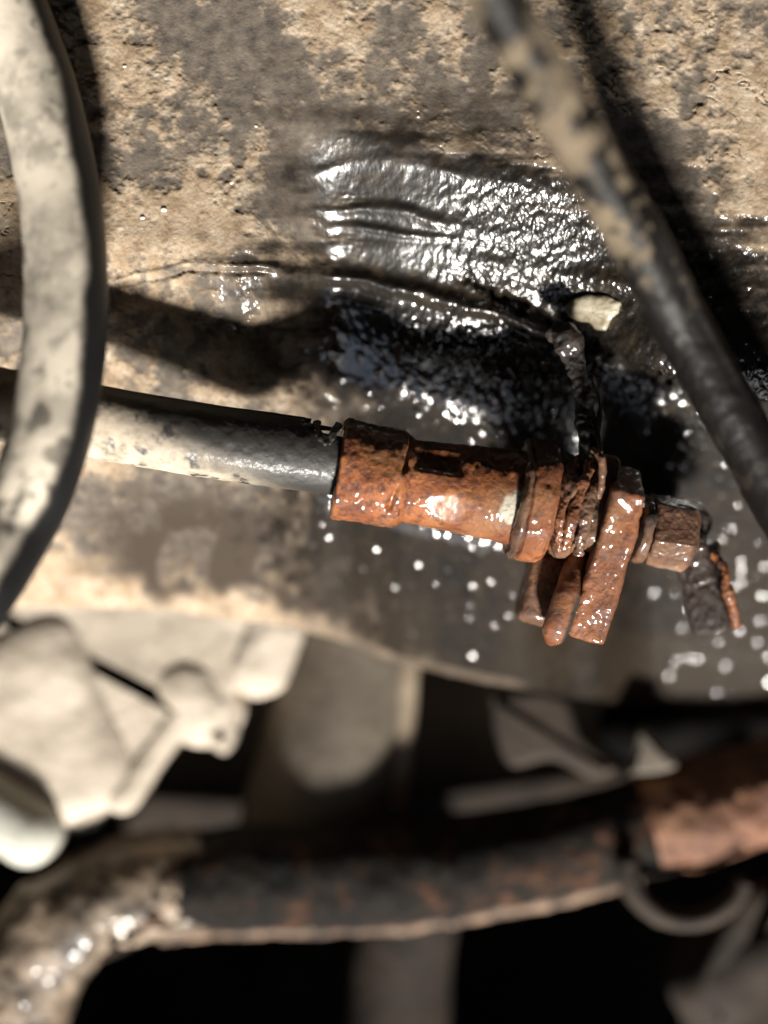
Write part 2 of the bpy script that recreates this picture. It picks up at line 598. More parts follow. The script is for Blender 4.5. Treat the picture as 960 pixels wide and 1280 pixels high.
def build_panel():
    nx, ny = 860, 700
    x = np.linspace(-190, 1150, nx)
    v = np.linspace(0, 1, ny)
    X = np.tile(x[None, :], (ny, 1))
    Y = -150 + v[:, None] * (edge_y(x)[None, :] + 150)
    bz = base_z(X, Y)
    q = P(X, Y, 0)                       # noise space
    warp = (fbm(q, 60, 3, 50) - 0.5) * 40
    wd = polydist(X + warp, Y + (fbm(q, 60, 3, 77) - 0.5) * 44, WET)
    streak = (fbm(np.stack([q[..., 0] * 0.12, q[..., 1], q[..., 2]], -1), 330, 3, 33) - 0.5) * 120 * sstep(560, 400, Y)
    wd = wd + streak + (fbm(q, 26, 2, 44) - 0.5) * 70
    wet = sstep(-50, 36, wd + (fbm(q, 300, 5, 5, 0.6) - 0.5) * (80 + 90 * sstep(350, 420, Y)))
    gloss = np.clip(sstep(-95, 10, wd + (fbm(q, 420, 4, 5) - 0.5) * 110), 0, 1)
    gloss = np.where(X < 520, gloss * (1 - sstep(370, 420, Y)) + wet * sstep(370, 420, Y), gloss)
    # mud crust
    big = fbm(q, 55, 5, 1, 0.58)
    fine = fbm(q, 330, 5, 3, 0.6)
    cov = big * 0.62 + fine * 0.38
    bias = np.zeros_like(X)
    for (cx, cy, rx, ry, a) in [(225, 190, 130, 130, 0.07), (285, 85, 60, 55, -0.10), (360, 60, 40, 90, -0.10), (355, 255, 50, 45, -0.16),
                                (170, 75, 50, 40, -0.04), (480, 60, 130, 80, 0.05), (250, 300, 120, 40, 0.06), (290, 660, 100, 70, -0.16),
                                (140, 720, 120, 40, 0.06), (250, 460, 140, 60, 0.04), (900, 120, 130, 130, 0.0), (740, 60, 60, 90, 0.03), (330, 740, 60, 25, 0.04),
                                (560, 135, 190, 30, -0.06), (385, 190, 30, 60, -0.12), (820, 260, 70, 60, -0.2)]:
        bias += a * np.exp(-((X - cx) / rx) ** 2 - ((Y - cy) / ry) ** 2)
    mud = sstep(0.40, 0.57, cov + bias - 0.035 * sstep(220, 60, Y) + 0.008)
    crk = np.abs(fbm(q, 95, 4, 31, 0.55) - 0.5)
    crack = (1 - sstep(0.0, 0.010, crk)) * sstep(0.5, 0.6, fbm(q, 40, 2, 8)) * mud
    dry = 1 - wet
    z = bz.copy()
    z += (fbm(q, 22, 3, 90) - 0.5) * 2.2
    z += dry * mud * (0.25 + 0.70 * fbm(q, 150, 5, 12, 0.52))
    z += dry * (fbm(q, 900, 3, 41, 0.6) - 0.5) * (0.15 + 0.16 * mud)
    z -= dry * crack * 0.6
    # pressed ridges and the weld bead
    wob = (fbm(q, 130, 3, 60) - 0.5) * 16
    Yw = Y + wob
    bead = ridge(X, Yw, [(335, 341), (385, 338), (450, 350), (560, 377), (640, 400), (705, 428)], 11, 2.4)
    z += bead
    z += ridge(X, Y + wob * 0.3, [(140, 352), (230, 331), (345, 334)], 4.5, 0.8)
    z -= ridge(X, Y + wob * 0.3 - 8, [(140, 352), (230, 331), (345, 334)], 4.0, 0.8)
    wob2 = (fbm(q, 45, 3, 61) - 0.5) * 34
    for k, (pts, w, h) in enumerate([([(395, 216), (430, 206), (520, 206), (640, 232)], 7, 1.0),
                      ([(440, 246), (500, 240), (600, 252)], 12, 0.5),
                      ([(408, 268), (500, 272), (640, 290)], 8, 0.8),
                      ([(425, 288), (540, 296), (600, 300)], 6, 0.6),
                      ([(415, 316), (560, 312), (700, 345), (800, 352)], 9, 1.1),
                      ([(430, 378), (560, 402), (690, 440)], 9, 1.2),
                      ([(440, 430), (560, 440), (680, 470)], 16, 0.8)]):
        z += ridge(X, Y + wob2 * (0.4 + 0.25 * (k % 3)) + wob * 0.5, pts, w, h * 0.7, 34) * wet * (0.2 + 1.4 * sstep(0.3, 0.7, fbm(q, 50, 2, 71 + k)))
    # torn edge of the skin and the pocket below it
    cl_x, cl_y = [560, 590, 625, 680, 722, 800, 900, 1200], [338, 352, 374, 399, 424, 462, 500, 560]
    jag = (fbm(q, 420, 3, 22) - 0.5) * 22
    cy = np.interp(X, cl_x, cl_y)
    dcl = Y + jag - cy
    fx = sstep(560, 625, X)
    z -= fx * 5.0 * np.exp(-(dcl / 7.0) ** 2)
    z -= (5.0 * sstep(640, 720, X) + 14.0 * sstep(735, 830, X)) * sstep(-2, 9, dcl)
    # oil skin: orange peel and hanging drops
    rotx = q.copy()
    ca, sa = math.cos(0.5), math.sin(0.5)
    rx = (q[..., 0] * ca - q[..., 1] * sa)
    ry = (q[..., 0] * sa + q[..., 1] * ca)
    qq = np.stack([rx, ry * 0.6, q[..., 2]], -1)
    amp = (0.08 + 0.24 * sstep(500, 680, X + 0.4 * (Y - 250))) * (1 - 0.8 * sstep(430, 560, Y))
    drops = droplets(X, Y, 24, 3) + droplets(X + 7, Y + 11, 15, 5) * 0.7
    z += wet * amp * (fbm(qq, 640, 2, 9) - 0.5) * 2
    drops = drops + droplets(X + 31, Y + 17, 22, 8) * sstep(680, 780, X) * sstep(600, 660, Y)
    z += wet * drops * sstep(380, 470, Y)
    pts = P(X, Y, z)
    # rolled lower lip
    k = 26
    ang = np.linspace(0, 1, k)[1:]
    dn = pts[-1] - pts[-4]
    dn /= np.linalg.norm(dn, axis=1, keepdims=True)
    sd = np.cross(dn, np.array([1.0, 0, 0]))
    sd *= np.sign(sd[:, 2:3])
    rr = 0.0022 + (fbm(pts[-1], 120, 3, 3) - 0.5)[:, None] * 0.0018
    roll = [pts[-1] + dn * rr * np.sin(a * math.pi) - sd * rr * (1 - np.cos(a * math.pi)) - dn * 0.02 * max(0, a - 0.85) / 0.15 for a in ang]
    allp = np.concatenate([pts, np.array(roll)], 0)
    film = sstep(600, 780, Y) * 0.9 * sstep(0.35, 0.6, fbm(q, 45, 3, 5) + 0.1)
    film = np.maximum(film, 0.55 * np.exp(-((X - 650) / 60) ** 2 - ((Y - 375) / 28) ** 2))
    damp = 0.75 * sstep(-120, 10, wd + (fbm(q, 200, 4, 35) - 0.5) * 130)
    dark_tone = sstep(560, 650, Y) * (1 - sstep(-45, -12, Y - edge_y(X) + (fbm(q, 90, 3, 19) - 0.5) * 60)) * sstep(60, 180, X) * (0.62 + 0.38 * sstep(0.42, 0.55, fbm(q, 80, 4, 29)))  # lower left turns dark brown, stopping short of the rim
    below = sstep(-215, -150, Y - edge_y(X)) * (1 - sstep(640, 830, X)) + sstep(-380, -300, Y - edge_y(X)) * sstep(640, 830, X)
    rip = (0.16 + 0.66 * sstep(500, 690, X + 0.4 * (Y - 250))) * (1 - 0.82 * below)
    rep = lambda a: np.concatenate([a, np.tile(a[-1:], (k - 1, 1))], 0)
    wet_f, mud_f = rep(wet), rep(mud * (1 - crack))
    wet_f[ny - 6:] *= 0.25
    mud_f[ny - 6:] = np.maximum(mud_f[ny - 6:], 0.75)
    rim = sstep(690, 600, X[-1] + 160 * (fbm(q[-1], 60, 3, 66) - 0.5))[None, :]
    wet_f[ny - 6:] = np.maximum(wet_f[ny - 6:], 1 - rim)
    o = mk('housing_wall', allp, grid_faces(allp.shape[0], nx), M['panel'], None,
           {'mud': mud_f, 'wet': wet_f, 'film': rep(film), 'gloss': rep(gloss), 'rip': rep(rip), 'dark_tone': rep(np.maximum(dark_tone, damp)), 'low': rep(sstep(300, 460, Y))})
    tag(o, 'curved dark housing wall, mud-crusted at left and soaked in black oil at right', 'panel')
    return o, (X, Y, z)


panel, (PX, PY, PZ) = build_panel()


def panel_z(px, py):
    j = int(np.argmin(np.abs(PX[0] - px)))
    i = int(np.argmin(np.abs(PY[:, j] - py)))
    return float(PZ[i, j])


# pale flake stuck in the oil, and grit
def flake():
    out = [(706, 384), (716, 374), (738, 368), (760, 370), (776, 378), (772, 392), (764, 398), (757, 413), (744, 410), (735, 402), (722, 401), (711, 394)]
    zs = panel_z(742, 392) + 0.4
    c = np.mean(out, 0)
    rings = []
    for f, dz in ((1.0, -3.0), (1.02, 0.1), (0.95, 0.7), (0.7, 0.9), (0.4, 1.1), (0.02, 1.2)):
        r = []
        for i in range(len(out) * 6):
            a = i / 6
            i0 = int(a)
            t = a - i0
            p = np.array(out[i0]) * (1 - t) + np.array(out[(i0 + 1) % len(out)]) * t
            p = c + (p - c) * f
            r.append(P(p[0], p[1], 0.75 * panel_z(p[0], p[1]) + 0.25 * zs + 0.5 + dz + (0.5 if p[1] < 388 + 0.15 * (p[0] - 740) else 0.0)))
        rings.append(r)
    r = np.array(rings)
    r[1:] += ((fbm(r[1:], 500, 3, 2) - 0.5) * 0.0007)[..., None] * np.array([1, 1, 1])
    mk('paint_flake', r, grid_faces(r.shape[0], r.shape[1], True), M['flake'], panel, label='pale cream flake stuck in the black oil')


flake()
for (gx, gy, gr) in [(205, 262, 4.5), (178, 272, 3.5), (156, 83, 2.5), (290, 228, 3), (320, 158, 2)]:
    zz = panel_z(gx, gy) - 0.1
    blob('grit_grain', P(gx, gy, zz), (RP(gr), RP(gr * 0.8), RP(gr * 0.7)), M['grain'], panel, 5, 0.0004, 1500, int(gx))

# ------------------------------------------------------------------ rubber line, crimped ferrule, clip, plate, bolt
AX = (9.8, 1.6)          # picture direction of the fitting's axis
SL = 0.160


def along(x):
    return 587 + (x - 424) * SL


line = thing('rubber_line', P(60, 518, 9), 'thin dusty black rubber line torn open where it enters the rusty fitting', 'hose')


def line_path(x0, x1, r):
    xs = np.linspace(x0, x1, 9)
    return [(x, 525 + (x - 110) * 0.158 + 2.5 * math.sin((x - 100) / 90.0), 8 - (x - 110) * 0.040, r) for x in xs]


def line_dust(pts, nn, u, th):
    x = -50 + u * 478
    n = fbm(pts, 260, 5, 6, 0.6)
    front = np.sin(th)
    low = -nn[..., 1]
    edge = 165 + 130 * low + 40 * (fbm(pts, 60, 2, 4) - 0.5)
    d = sstep(110, -70, x - edge) * sstep(0.30, 0.50, n + 0.10 * sstep(200, 60, x))
    rim = sstep(0.72, 0.86, low) * sstep(350, 270, x) * sstep(0.36, 0.5, n + 0.06)
    top = sstep(0.72, 0.95, -low)
    return np.clip(np.maximum(d, rim * 0.8) * (1 - 0.85 * sstep(0.25, 0.9, -low)), 0, 1)


def line_jacket():
    n, m = 420, 200
    pts, nn, u, th = tube_pts(line_path(-50, 428, 46), n, m)
    pts = pts + nn * ((fbm(pts, 400, 3, 2) - 0.5) * 0.00035)[..., None]
    d = line_dust(pts, nn, u, th)
    # the torn mouth: every generator ends somewhere else
    thv = th[0]
    side = np.cos(thv)            # + is one flank
    tip = P(0, 0)[1] - P(0, 1)[1]
    # find which angle is the top of the picture
    upness = nn[n // 2, :, 1]
    end = 428 - 6 * fbm(np.stack([thv * 6, 0 * thv, 0 * thv], -1), 1, 3, 3)
    a = np.arctan2(nn[n // 2, :, 1], nn[n // 2, :, 2])      # 90 deg = top edge of the picture, 0 = viewer
    gap = sstep(26, 38, np.degrees(a)) * (1 - sstep(60, 160, -np.degrees(a)) ) * sstep(-20, 20, np.degrees(a))
    jag = fbm(np.stack([np.degrees(a) / 4.5, 0 * a, 0 * a], -1), 1, 3, 8)
    end = end - gap * np.clip(24 + 120 * (jag - 0.42) + 12 * np.sin(np.degrees(a) / 4.2), 9, 58)
    end = end - sstep(58, 76, np.degrees(a)) * (26 + 34 * jag)
    xmax = end
    row = np.arange(n)
    for c_ in range(m):
        rr = row * (min(xmax[c_], 428) + 50) / 478.0
        pts[:, c_] = np.stack([np.interp(rr, row, pts[:, c_, k_]) for k_ in range(3)], -1)
        d[:, c_] = np.interp(rr, row, d[:, c_])
    f = grid_faces(n, m, True)
    kf = slice(None)
    o = mk('hose_jacket', pts, f[kf], M['line'], line, {'dust': d})
    sm = o.modifiers.new('thickness', 'SOLIDIFY')
    sm.thickness = 0.0011
    sm.offset = -1
    return o


line_jacket()
tube('inner_core', line_path(404, 440, 24), M['line'], line, 60, 60, attrs={'dust': lambda p, n_, u, t: 0 * u})
# curled shreds of the jacket beside the tear
for (a, b, c, r) in [((396, 527), (399, 545), (408, 556), 5), ((424, 530), (417, 541), (412, 556), 6)]:
    tube('torn_shred', [(a[0], a[1], 2, r), (b[0], b[1], 6, r * 0.8), (c[0], c[1], 7, r * 0.35)], M['line'], line, 24, 14, 0.45,
         disp=lambda p, u, t: (fbm(p, 900, 2, 3) - 0.5) * 0.0008, attrs={'dust': lambda p, n_, u, t: 0 * u})


def rust_disp(a=0.0007, b=0.00035, seed=0):
    def f(p, *_):
        return (fbm(p, 130, 4, seed) - 0.5) * a * 2 + (fbm(p, 600, 4, seed + 9, 0.6) - 0.5) * b * 2
    return f


FZ = -5.0
ferrule = thing('ferrule', P(424, 587, FZ), 'orange rusty crimped ferrule with a flanged end, wet and shiny, around the torn line', 'fitting')
FA, FB = (424, along(424), FZ + 1), (730, along(730), FZ - 1)


def pit(t, th, t0, a0, st, sa, depth):
    """local dent; angle 90 deg faces the viewer, smaller angles towards the top of the picture"""
    da = (np.degrees(th) - a0 + 180) % 360 - 180
    return -depth * sstep(1.35, 0.7, np.abs(t - t0) / st) * sstep(1.5, 0.6, np.abs(da) / sa)


def topdeg():
    return None


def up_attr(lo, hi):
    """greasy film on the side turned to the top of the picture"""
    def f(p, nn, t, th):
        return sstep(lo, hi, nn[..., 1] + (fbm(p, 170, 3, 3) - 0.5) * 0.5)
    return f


zero = lambda p, nn, t, th: 0 * t

lathe('collar', FA, FB, [(-2, 47), (-1, 60), (2, 63), (40, 61.5), (72, 61), (80, 58), (86, 52), (88, 46)], M['rust'], ferrule,
      disp=lambda p, t, th: rust_disp(0.0008, 0.0004, 3)(p) + 0.0012 * (fbm(p, 70, 2, 8) - 0.5)
      - 0.0016 * np.exp(-((t - 76 - 8 * np.sin(2 * th)) / 3.5) ** 2) * sstep(0.45, 0.6, fbm(p, 120, 2, 4)),
      attrs={'grease': up_attr(0.72, 1.0), 'paint': zero})


def barrel_disp(p, t, th):
    d = rust_disp(0.0007, 0.0003, 11)(p)
    for a0 in BTOP:
        d = d + pit(t, th, 118, a0, 27, 14, 0.0013)
    # a flat put into the shape to make a broad sun highlight
    da = np.radians((np.degrees(th) - 121 + 180) % 360 - 180)
    w = sstep(1.2, 0.7, np.hypot((t - 140) / 27.0, np.degrees(da) / 24.0))
    d = d * (1 - 0.85 * w) - 0.85 * w * RP(54) * (1 - math.cos(math.radians(19)) / np.cos(np.clip(da, -0.5, 0.5)))
    return d


# which generator angle faces the upper flank of the picture
BTOP = [58.0]
lathe('barrel', FA, FB, [(80, 46), (82, 53), (100, 52.5), (150, 54), (200, 58), (225, 61), (236, 62), (240, 50)], M['rust'], ferrule,
      disp=barrel_disp,
      attrs={'slick': lambda p, nn, t, th: sstep(1.15, 0.6, np.hypot((t - 140) / 30.0, ((np.degrees(th) - 121 + 180) % 360 - 180) / 28.0) + (fbm(p, 260, 3, 55) - 0.5) * 0.9),
             'grease': up_attr(0.86, 1.02),
             'paint': lambda p, nn, t, th: sstep(1.15, 0.75, np.hypot((t - 214) / 13.0, ((np.degrees(th) - 104 + 180) % 360 - 180) / 20.0) + (fbm(p, 420, 3, 5) - 0.5) * 1.0)})
lathe('flange', FA, FB, [(230, 50), (232, 70), (236, 76), (252, 77), (262, 75), (268, 70), (270, 40)], M['rust'], ferrule,
      disp=rust_disp(0.0009, 0.0004, 21), attrs={'grease': up_attr(0.75, 1.0), 'paint': zero})
lathe('flange_lip', FA, FB, [(222, 58), (224, 71), (228, 75), (232, 74), (234, 60)], M['rust_brown'], ferrule,
      disp=rust_disp(0.0012, 0.0004, 25), attrs={'grease': zero, 'paint': zero})
lathe('neck', FA, FB, [(266, 30), (266, 52), (300, 56), (334, 50), (336, 20)], M['rust_dark'], ferrule,
      disp=rust_disp(0.0012, 0.0006, 31), attrs={'grease': zero, 'paint': zero})
lathe('lock_ring', FA, FB, [(268, 30), (270, 55), (276, 62), (284, 64), (292, 62), (300, 55), (303, 30)], M['rust_brown'], ferrule,
      disp=rust_disp(0.0022, 0.0007, 37), attrs={'grease': up_attr(0.5, 0.95), 'paint': zero})


def ax3(dx, dy, tilt=0.0, lean=0.0):
    """axes of a plate seen edge-on: long way (dx,dy in picture), thickness across it, depth to the viewer; turned by tilt about the long way"""
    l = np.array([dx, -dy, 0.0])
    l /= np.linalg.norm(l)
    t = np.array([l[1], -l[0], 0.0])
    if t[0] < 0:
        t = -t
    d = np.array([0, 0, 1.0])
    c, s = math.cos(tilt), math.sin(tilt)
    ax, az = t * c + d * s, -t * s + d * c
    cl, sn = math.cos(lean), math.sin(lean)
    return [ax, l * cl - az * sn, az * cl + l * sn]


def dsp(a, b, seed, sc=130):
    return lambda w: (fbm(w, sc, 4, seed) - 0.5) * 2 * a + (fbm(w, 560, 4, seed + 5, 0.6) - 0.5) * 2 * b


clip = thing('spring_clip', P(712, 690, 8), 'oily brown two-pronged clip hanging between the ferrule flange and the rusty plate', 'clip')


def prong(x0, y0, z0, x1, y1, z1, w, depth, mat, seed, name='prong', taper=0.0):
    c = (P(x0, y0, z0) + P(x1, y1, z1)) / 2
    d = P(x1, y1, z1) - P(x0, y0, z0)
    ln = np.linalg.norm(d)
    l = d / ln
    t = np.cross(l, np.array([0, 0, 1.0]))
    t /= np.linalg.norm(t)
    if t[0] < 0:
        t = -t
    nz = np.cross(t, l)
    if nz[2] < 0:
        nz = -nz
    hw, hd = RP(w / 2, z0), depth / 2000

    def warp(uv, loc):
        loc = loc.copy()
        # round the free end
        e = np.clip((uv[:, 1] - 0.6) / 0.4, 0, 1)
        loc[:, 2] *= np.sqrt(1 - 0.75 * e ** 2)
        loc[:, 0] += taper * hw * uv[:, 1] ** 2
        return loc
    return rbox(name, c, [t, l, nz], (hw, ln / 2, hd), min(hw, hd) * 0.5, mat, clip, 46, dsp(0.0003, 0.0003, seed), warp=warp)


tube('prong', [(726, 676, -9, 12), (722, 700, -5, 15), (715, 730, -2, 17), (704, 765, -1, 18.5), (694, 790, -3, 17), (688, 802, -6, 8)], M['slick_rust'], clip, 120, 48, 0.85,
     disp=lambda p, u, t: (fbm(p, 110, 3, 61) - 0.5) * 0.0016 + (fbm(p, 600, 3, 62) - 0.5) * 0.0004, attrs={'grease': lambda p, nn, t, th: sstep(0.3, 0.7, nn[..., 0]), 'paint': zero})
prong(688, 690, -15, 664, 778, -17, 44, 15, M['rust_brown'], 14)
prong(750, 572, -6, 730, 690, -5, 40, 20, M['rust_brown'], 24, 'clip_back')
for k, pth in enumerate([[(741, 572, 2, 6), (730, 600, 6, 8), (721, 630, 7, 7), (713, 655, 7, 9), (708, 684, 5, 7)],
                         [(752, 578, 1, 6), (744, 606, 6, 7), (733, 640, 7, 9), (728, 668, 6, 8), (722, 694, 4, 6)],
                         [(728, 572, -1, 7), (716, 598, 4, 8), (707, 632, 6, 7), (700, 668, 5, 8), (700, 690, 3, 6)]]):
    tube('oily_strand', pth, M['slick_rust' if k != 1 else 'rust_brown'], clip, 110, 28, 0.7, disp=rust_disp(0.0013, 0.0007, 90 + k), attrs={'grease': zero, 'paint': zero})
tube('wire_loop', [(741, 562, 5, 4), (750, 570, 9, 4.5), (753, 584, 9, 5), (752, 604, 8, 4.5), (748, 622, 6, 4)], M['rust_brown'], clip, 40, 16,
     disp=lambda p, u, t: (fbm(p, 700, 2, 3) - 0.5) * 0.0006, attrs={'grease': zero, 'paint': zero})

plate = thing('rusty_plate', P(757, 693, 8), 'thick orange rusty plate seen edge-on between the clip and the bolt', 'plate')
rbox('plate_body', P(757, 692, -6), ax3(-50, 200, 0.05, 0.34), (RP(23, 9), RP(106, 9), 0.0115), 0.0014, M['rust_plate'], plate, 70,
     dsp(0.0008, 0.0003, 44), warp=lambda uv, loc: np.stack([loc[:, 0] * (1 + 0.10 * uv[:, 1]), loc[:, 1], loc[:, 2]], -1))
bolt = thing('hex_bolt', P(830, 670, 5), 'brown hexagonal bolt head at the right of the rusty plate', 'bolt')
BA, BB = (765, 655, -10), (900, 676, -12)


def hexr(th, t):
    a = (th + math.radians(14)) % (math.pi / 3) - math.pi / 6
    return math.cos(math.pi / 6) / np.cos(a) + 0 * t


lathe('shank', BA, BB, [(0, 2), (1, 27), (50, 27), (51, 2)], M['rust_dark'], bolt, 60, 2, disp=rust_disp(0.0008, 0.0003, 3),
      attrs={'grease': zero, 'paint': zero})
lathe('washer', BA, BB, [(29, 20), (30, 41), (33, 43), (41, 43), (44, 40), (45, 20)], M['rust_brown'], bolt, 90, 1.5, disp=rust_disp(0.0008, 0.0004, 5),
      attrs={'grease': up_attr(-0.1, 0.4), 'paint': zero})
lathe('hex_head', BA, BB, [(44, 20), (45, 44), (48, 47), (92, 47), (97, 44), (102, 37), (103, 1)], M['rust_brown'], bolt, 180, 1.2, hexr, rust_disp(0.0006, 0.0003, 7),
      attrs={'grease': up_attr(0.5, 0.9), 'paint': zero})

strap = thing('drip_strap', P(715, 430, -4), 'crusted oily brown strand running from the wall down to the clip', 'strap')
tube('strand', [(690, 412, -8, 13), (708, 424, -6, 17), (720, 450, -6, 14), (729, 490, -5, 11), (734, 530, -2, 14), (738, 566, 1, 17), (742, 590, 2, 14)], M['rust_dark'], strap, 120, 40, 0.7,
     disp=rust_disp(0.0016, 0.0009, 71), attrs={'grease': lambda p, nn, t, th: sstep(0.40, 0.58, fbm(p, 120, 3, 6)), 'paint': zero})
tube('grease_thread', [(742, 470, -6, 3), (750, 505, -4, 3), (747, 540, 0, 3.5), (752, 566, 4, 3)], M['rust_dark'], strap, 40, 12,
     disp=rust_disp(0.0006, 0.0003, 75), attrs={'grease': zero, 'paint': zero})

tag_clip = thing('bent_tab', P(850, 700, -40), 'black oil-soaked tab with a thin rusty rim right of the bolt, plus an added shadow block', 'bracket')
rbox('shadow_block', P(812, 664, -40), ax3(-20, 110, 0.0), (RP(62), RP(42), 0.020), 0.004, M['rust_dark'], tag_clip, 44, dsp(0.0016, 0.0006, 85))  # added block that throws shade onto the wall behind the bolt
rbox('tab_plate', P(882, 735, -26), ax3(28, 110, 0.5), (RP(26), RP(60), 0.006), 0.002, M['rust_dark'], tag_clip, 40, dsp(0.0016, 0.0006, 81))
tube('rusty_rim', [(893, 690, -18, 6), (906, 712, -16, 8), (908, 735, -16, 7), (916, 760, -18, 7), (920, 782, -21, 6)], M['rust'], tag_clip, 60, 24,
     disp=rust_disp(0.0016, 0.0007, 83), attrs={'grease': lambda p, nn, t, th: sstep(0.45, 0.62, fbm(p, 140, 3, 6)), 'paint': zero})
rbox('tab_stub', P(870, 700, -20), ax3(20, 60, 0.2), (RP(18), RP(34), 0.005), 0.002, M['rust_dark'], tag_clip, 30, dsp(0.001, 0.0006, 87))

# ------------------------------------------------------------------ the near hose at left and the slanting rod at right
hose = thing('dusty_hose', P(80, 400, 28), 'thick pale dust-covered hose bending down the left side, nearest the camera', 'hose')


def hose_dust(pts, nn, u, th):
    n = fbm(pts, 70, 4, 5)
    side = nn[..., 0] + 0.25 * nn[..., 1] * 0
    right_edge = sstep(0.50, 0.74, nn[..., 0] + (n - 0.5) * 0.25)  # right flank goes over to the black base colour
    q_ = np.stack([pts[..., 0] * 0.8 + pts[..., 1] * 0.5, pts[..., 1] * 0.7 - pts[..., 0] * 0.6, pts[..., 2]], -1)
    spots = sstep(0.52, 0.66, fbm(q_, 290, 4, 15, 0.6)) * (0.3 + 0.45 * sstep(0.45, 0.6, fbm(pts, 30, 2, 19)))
    return np.clip((1 - right_edge) * (1 - spots), 0, 1)


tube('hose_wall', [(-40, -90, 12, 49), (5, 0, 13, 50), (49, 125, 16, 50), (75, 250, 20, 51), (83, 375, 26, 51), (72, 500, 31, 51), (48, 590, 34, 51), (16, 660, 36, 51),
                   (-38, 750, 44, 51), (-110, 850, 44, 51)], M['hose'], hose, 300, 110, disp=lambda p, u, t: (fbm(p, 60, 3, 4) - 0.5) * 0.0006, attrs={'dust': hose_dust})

rod = thing('slanting_rod', P(800, 300, 40), 'black rod with patchy tan dirt slanting across the top right', 'rod')


def rod_dust(pts, nn, u, th):
    n = fbm(pts, 130, 6, 25, 0.66)
    side = nn[..., 0] * 0.86 + nn[..., 1] * 0.5            # + towards the upper right flank
    lim = 0.452 + 0.15 * sstep(0.44, 0.60, u)
    d = sstep(lim, lim + 0.07, n - 0.05 * np.exp(-((side - 0.1) / 0.35) ** 2) + 0.10 * sstep(0.3, 0.0, u)) * (1 - 0.9 * sstep(0.46, 0.66, u + (n - 0.5) * 0.4))
    return np.clip(d, 0, 1)


RODP = [(560, -105, 82, 36), (621, 0, 74, 36), (681, 105, 65, 36), (738, 203, 54, 36), (797, 300, 42, 37), (846, 395, 30, 37), (905, 500, 25, 37), (962, 600, 22, 37), (1040, 740, 20, 37)]
tube('rod_bar', RODP, M['rod'], rod, 320, 110,
     disp=lambda p, u, t: (fbm(p, 90, 4, 2) - 0.5) * 0.0010 + (fbm(p, 500, 3, 3) - 0.5) * 0.0004
     + 0.0007 * np.exp(-((((np.degrees(t) - 60) + 180) % 360 - 180) / 9.0) ** 2) * sstep(0.45, 0.5, u) * sstep(0.75, 0.68, u), attrs={'dust': rod_dust})

# ------------------------------------------------------------------ out-of-focus parts below the wall
DZ = -120
cast = thing('alloy_casting', P(120, 900, -130), 'pale cream alloy casting with ribs and lobes, blurred at lower left', 'casting')


def B(name, x, y, z, rx, ry, rz, mat, parent, rot=0.0, rough=0.004, seed=0, n=26, scale=40):
    return blob(name, P(x, y, z), (RP(rx, z), RP(ry, z), rz / 1000), mat, parent, n, rough, scale, seed, rot)



def slab(name, outline, z, depth, bev, mat, parent):
    """thick plate with this outline (px), front face at z mm, rounded rim"""
    import bmesh
    pts = np.array(outline, float)
    c = catmull(np.c_[np.vstack([pts, pts[:1]]), np.zeros(len(pts) + 1)], len(pts) * 8 + 1)[:-1, :2]
    tn = np.roll(c, -1, 0) - np.roll(c, 1, 0)
    tn /= np.linalg.norm(tn, axis=1)[:, None]
    area = 0.5 * np.sum(c[:, 0] * np.roll(c[:, 1], -1) - np.roll(c[:, 0], -1) * c[:, 1])
    nr = np.c_[tn[:, 1], -tn[:, 0]] * np.sign(area)
    bm = bmesh.new()
    rings = []
    off = np.array(parent.location)
    for a in np.linspace(0, 1, 6):
        ins = bev * (1 - math.cos(a * math.pi / 2))
        zz = z - bev * PXM * (1 - math.sin(a * math.pi / 2))
        rings.append([bm.verts.new(tuple(P(*(p - n * ins), zz) - off)) for p, n in zip(c, nr)])
    back = [bm.verts.new(tuple(P(*p, z - depth) - off)) for p in c]
    rings = [back] + rings
    for r0, r1 in zip(rings[:-1], rings[1:]):
        for i in range(len(c)):
            bm.faces.new((r0[i], r0[(i + 1) % len(c)], r1[(i + 1) % len(c)], r1[i]))
    bm.faces.new(rings[-1])
    bmesh.ops.recalc_face_normals(bm, faces=bm.faces)
    me = bpy.data.meshes.new(name)
    bm.to_mesh(me)
    bm.free()
    for p_ in me.polygons:
        p_.use_smooth = True
    me.materials.append(mat)
    o = bpy.data.objects.new(name, me)
    COL.objects.link(o)
    o.parent = parent
    return o


slab('casting_body', [(-120, 700), (180, 700), (372, 720), (374, 785), (356, 832), (330, 868), (306, 866), (296, 862), (298, 915), (282, 942), (262, 930), (240, 905),
                      (205, 950), (168, 1000), (140, 1012), (118, 1032), (84, 1036), (20, 990), (-120, 990)], -97, 40, 20, M['alloy'], cast)
B('casting_cheek', 50, 905, -108, 118, 140, 14.5, M['alloy'], cast, 0.40, seed=3)
B('lobe', 248, 868, -108, 52, 66, 13.5, M['alloy'], cast, 0.5, seed=5)
B('lobe', 330, 806, -108, 44, 66, 13.5, M['alloy'], cast, -0.3, seed=7)
B('rib', 192, 940, -106, 22, 80, 11, M['alloy'], cast, -0.62, seed=6)
boss = thing('rounded_boss', P(20, 1020, -90), 'pale greenish rounded plug poking in at the far left edge', 'plug')
B('boss_end', 12, 1018, -98, 76, 44, 14, M['alloy_green'], boss, -0.55, 0.001, 8)
B('boss_shaft', -70, 965, -102, 80, 48, 13, M['alloy_green'], boss, -0.55, 0.001, 9)

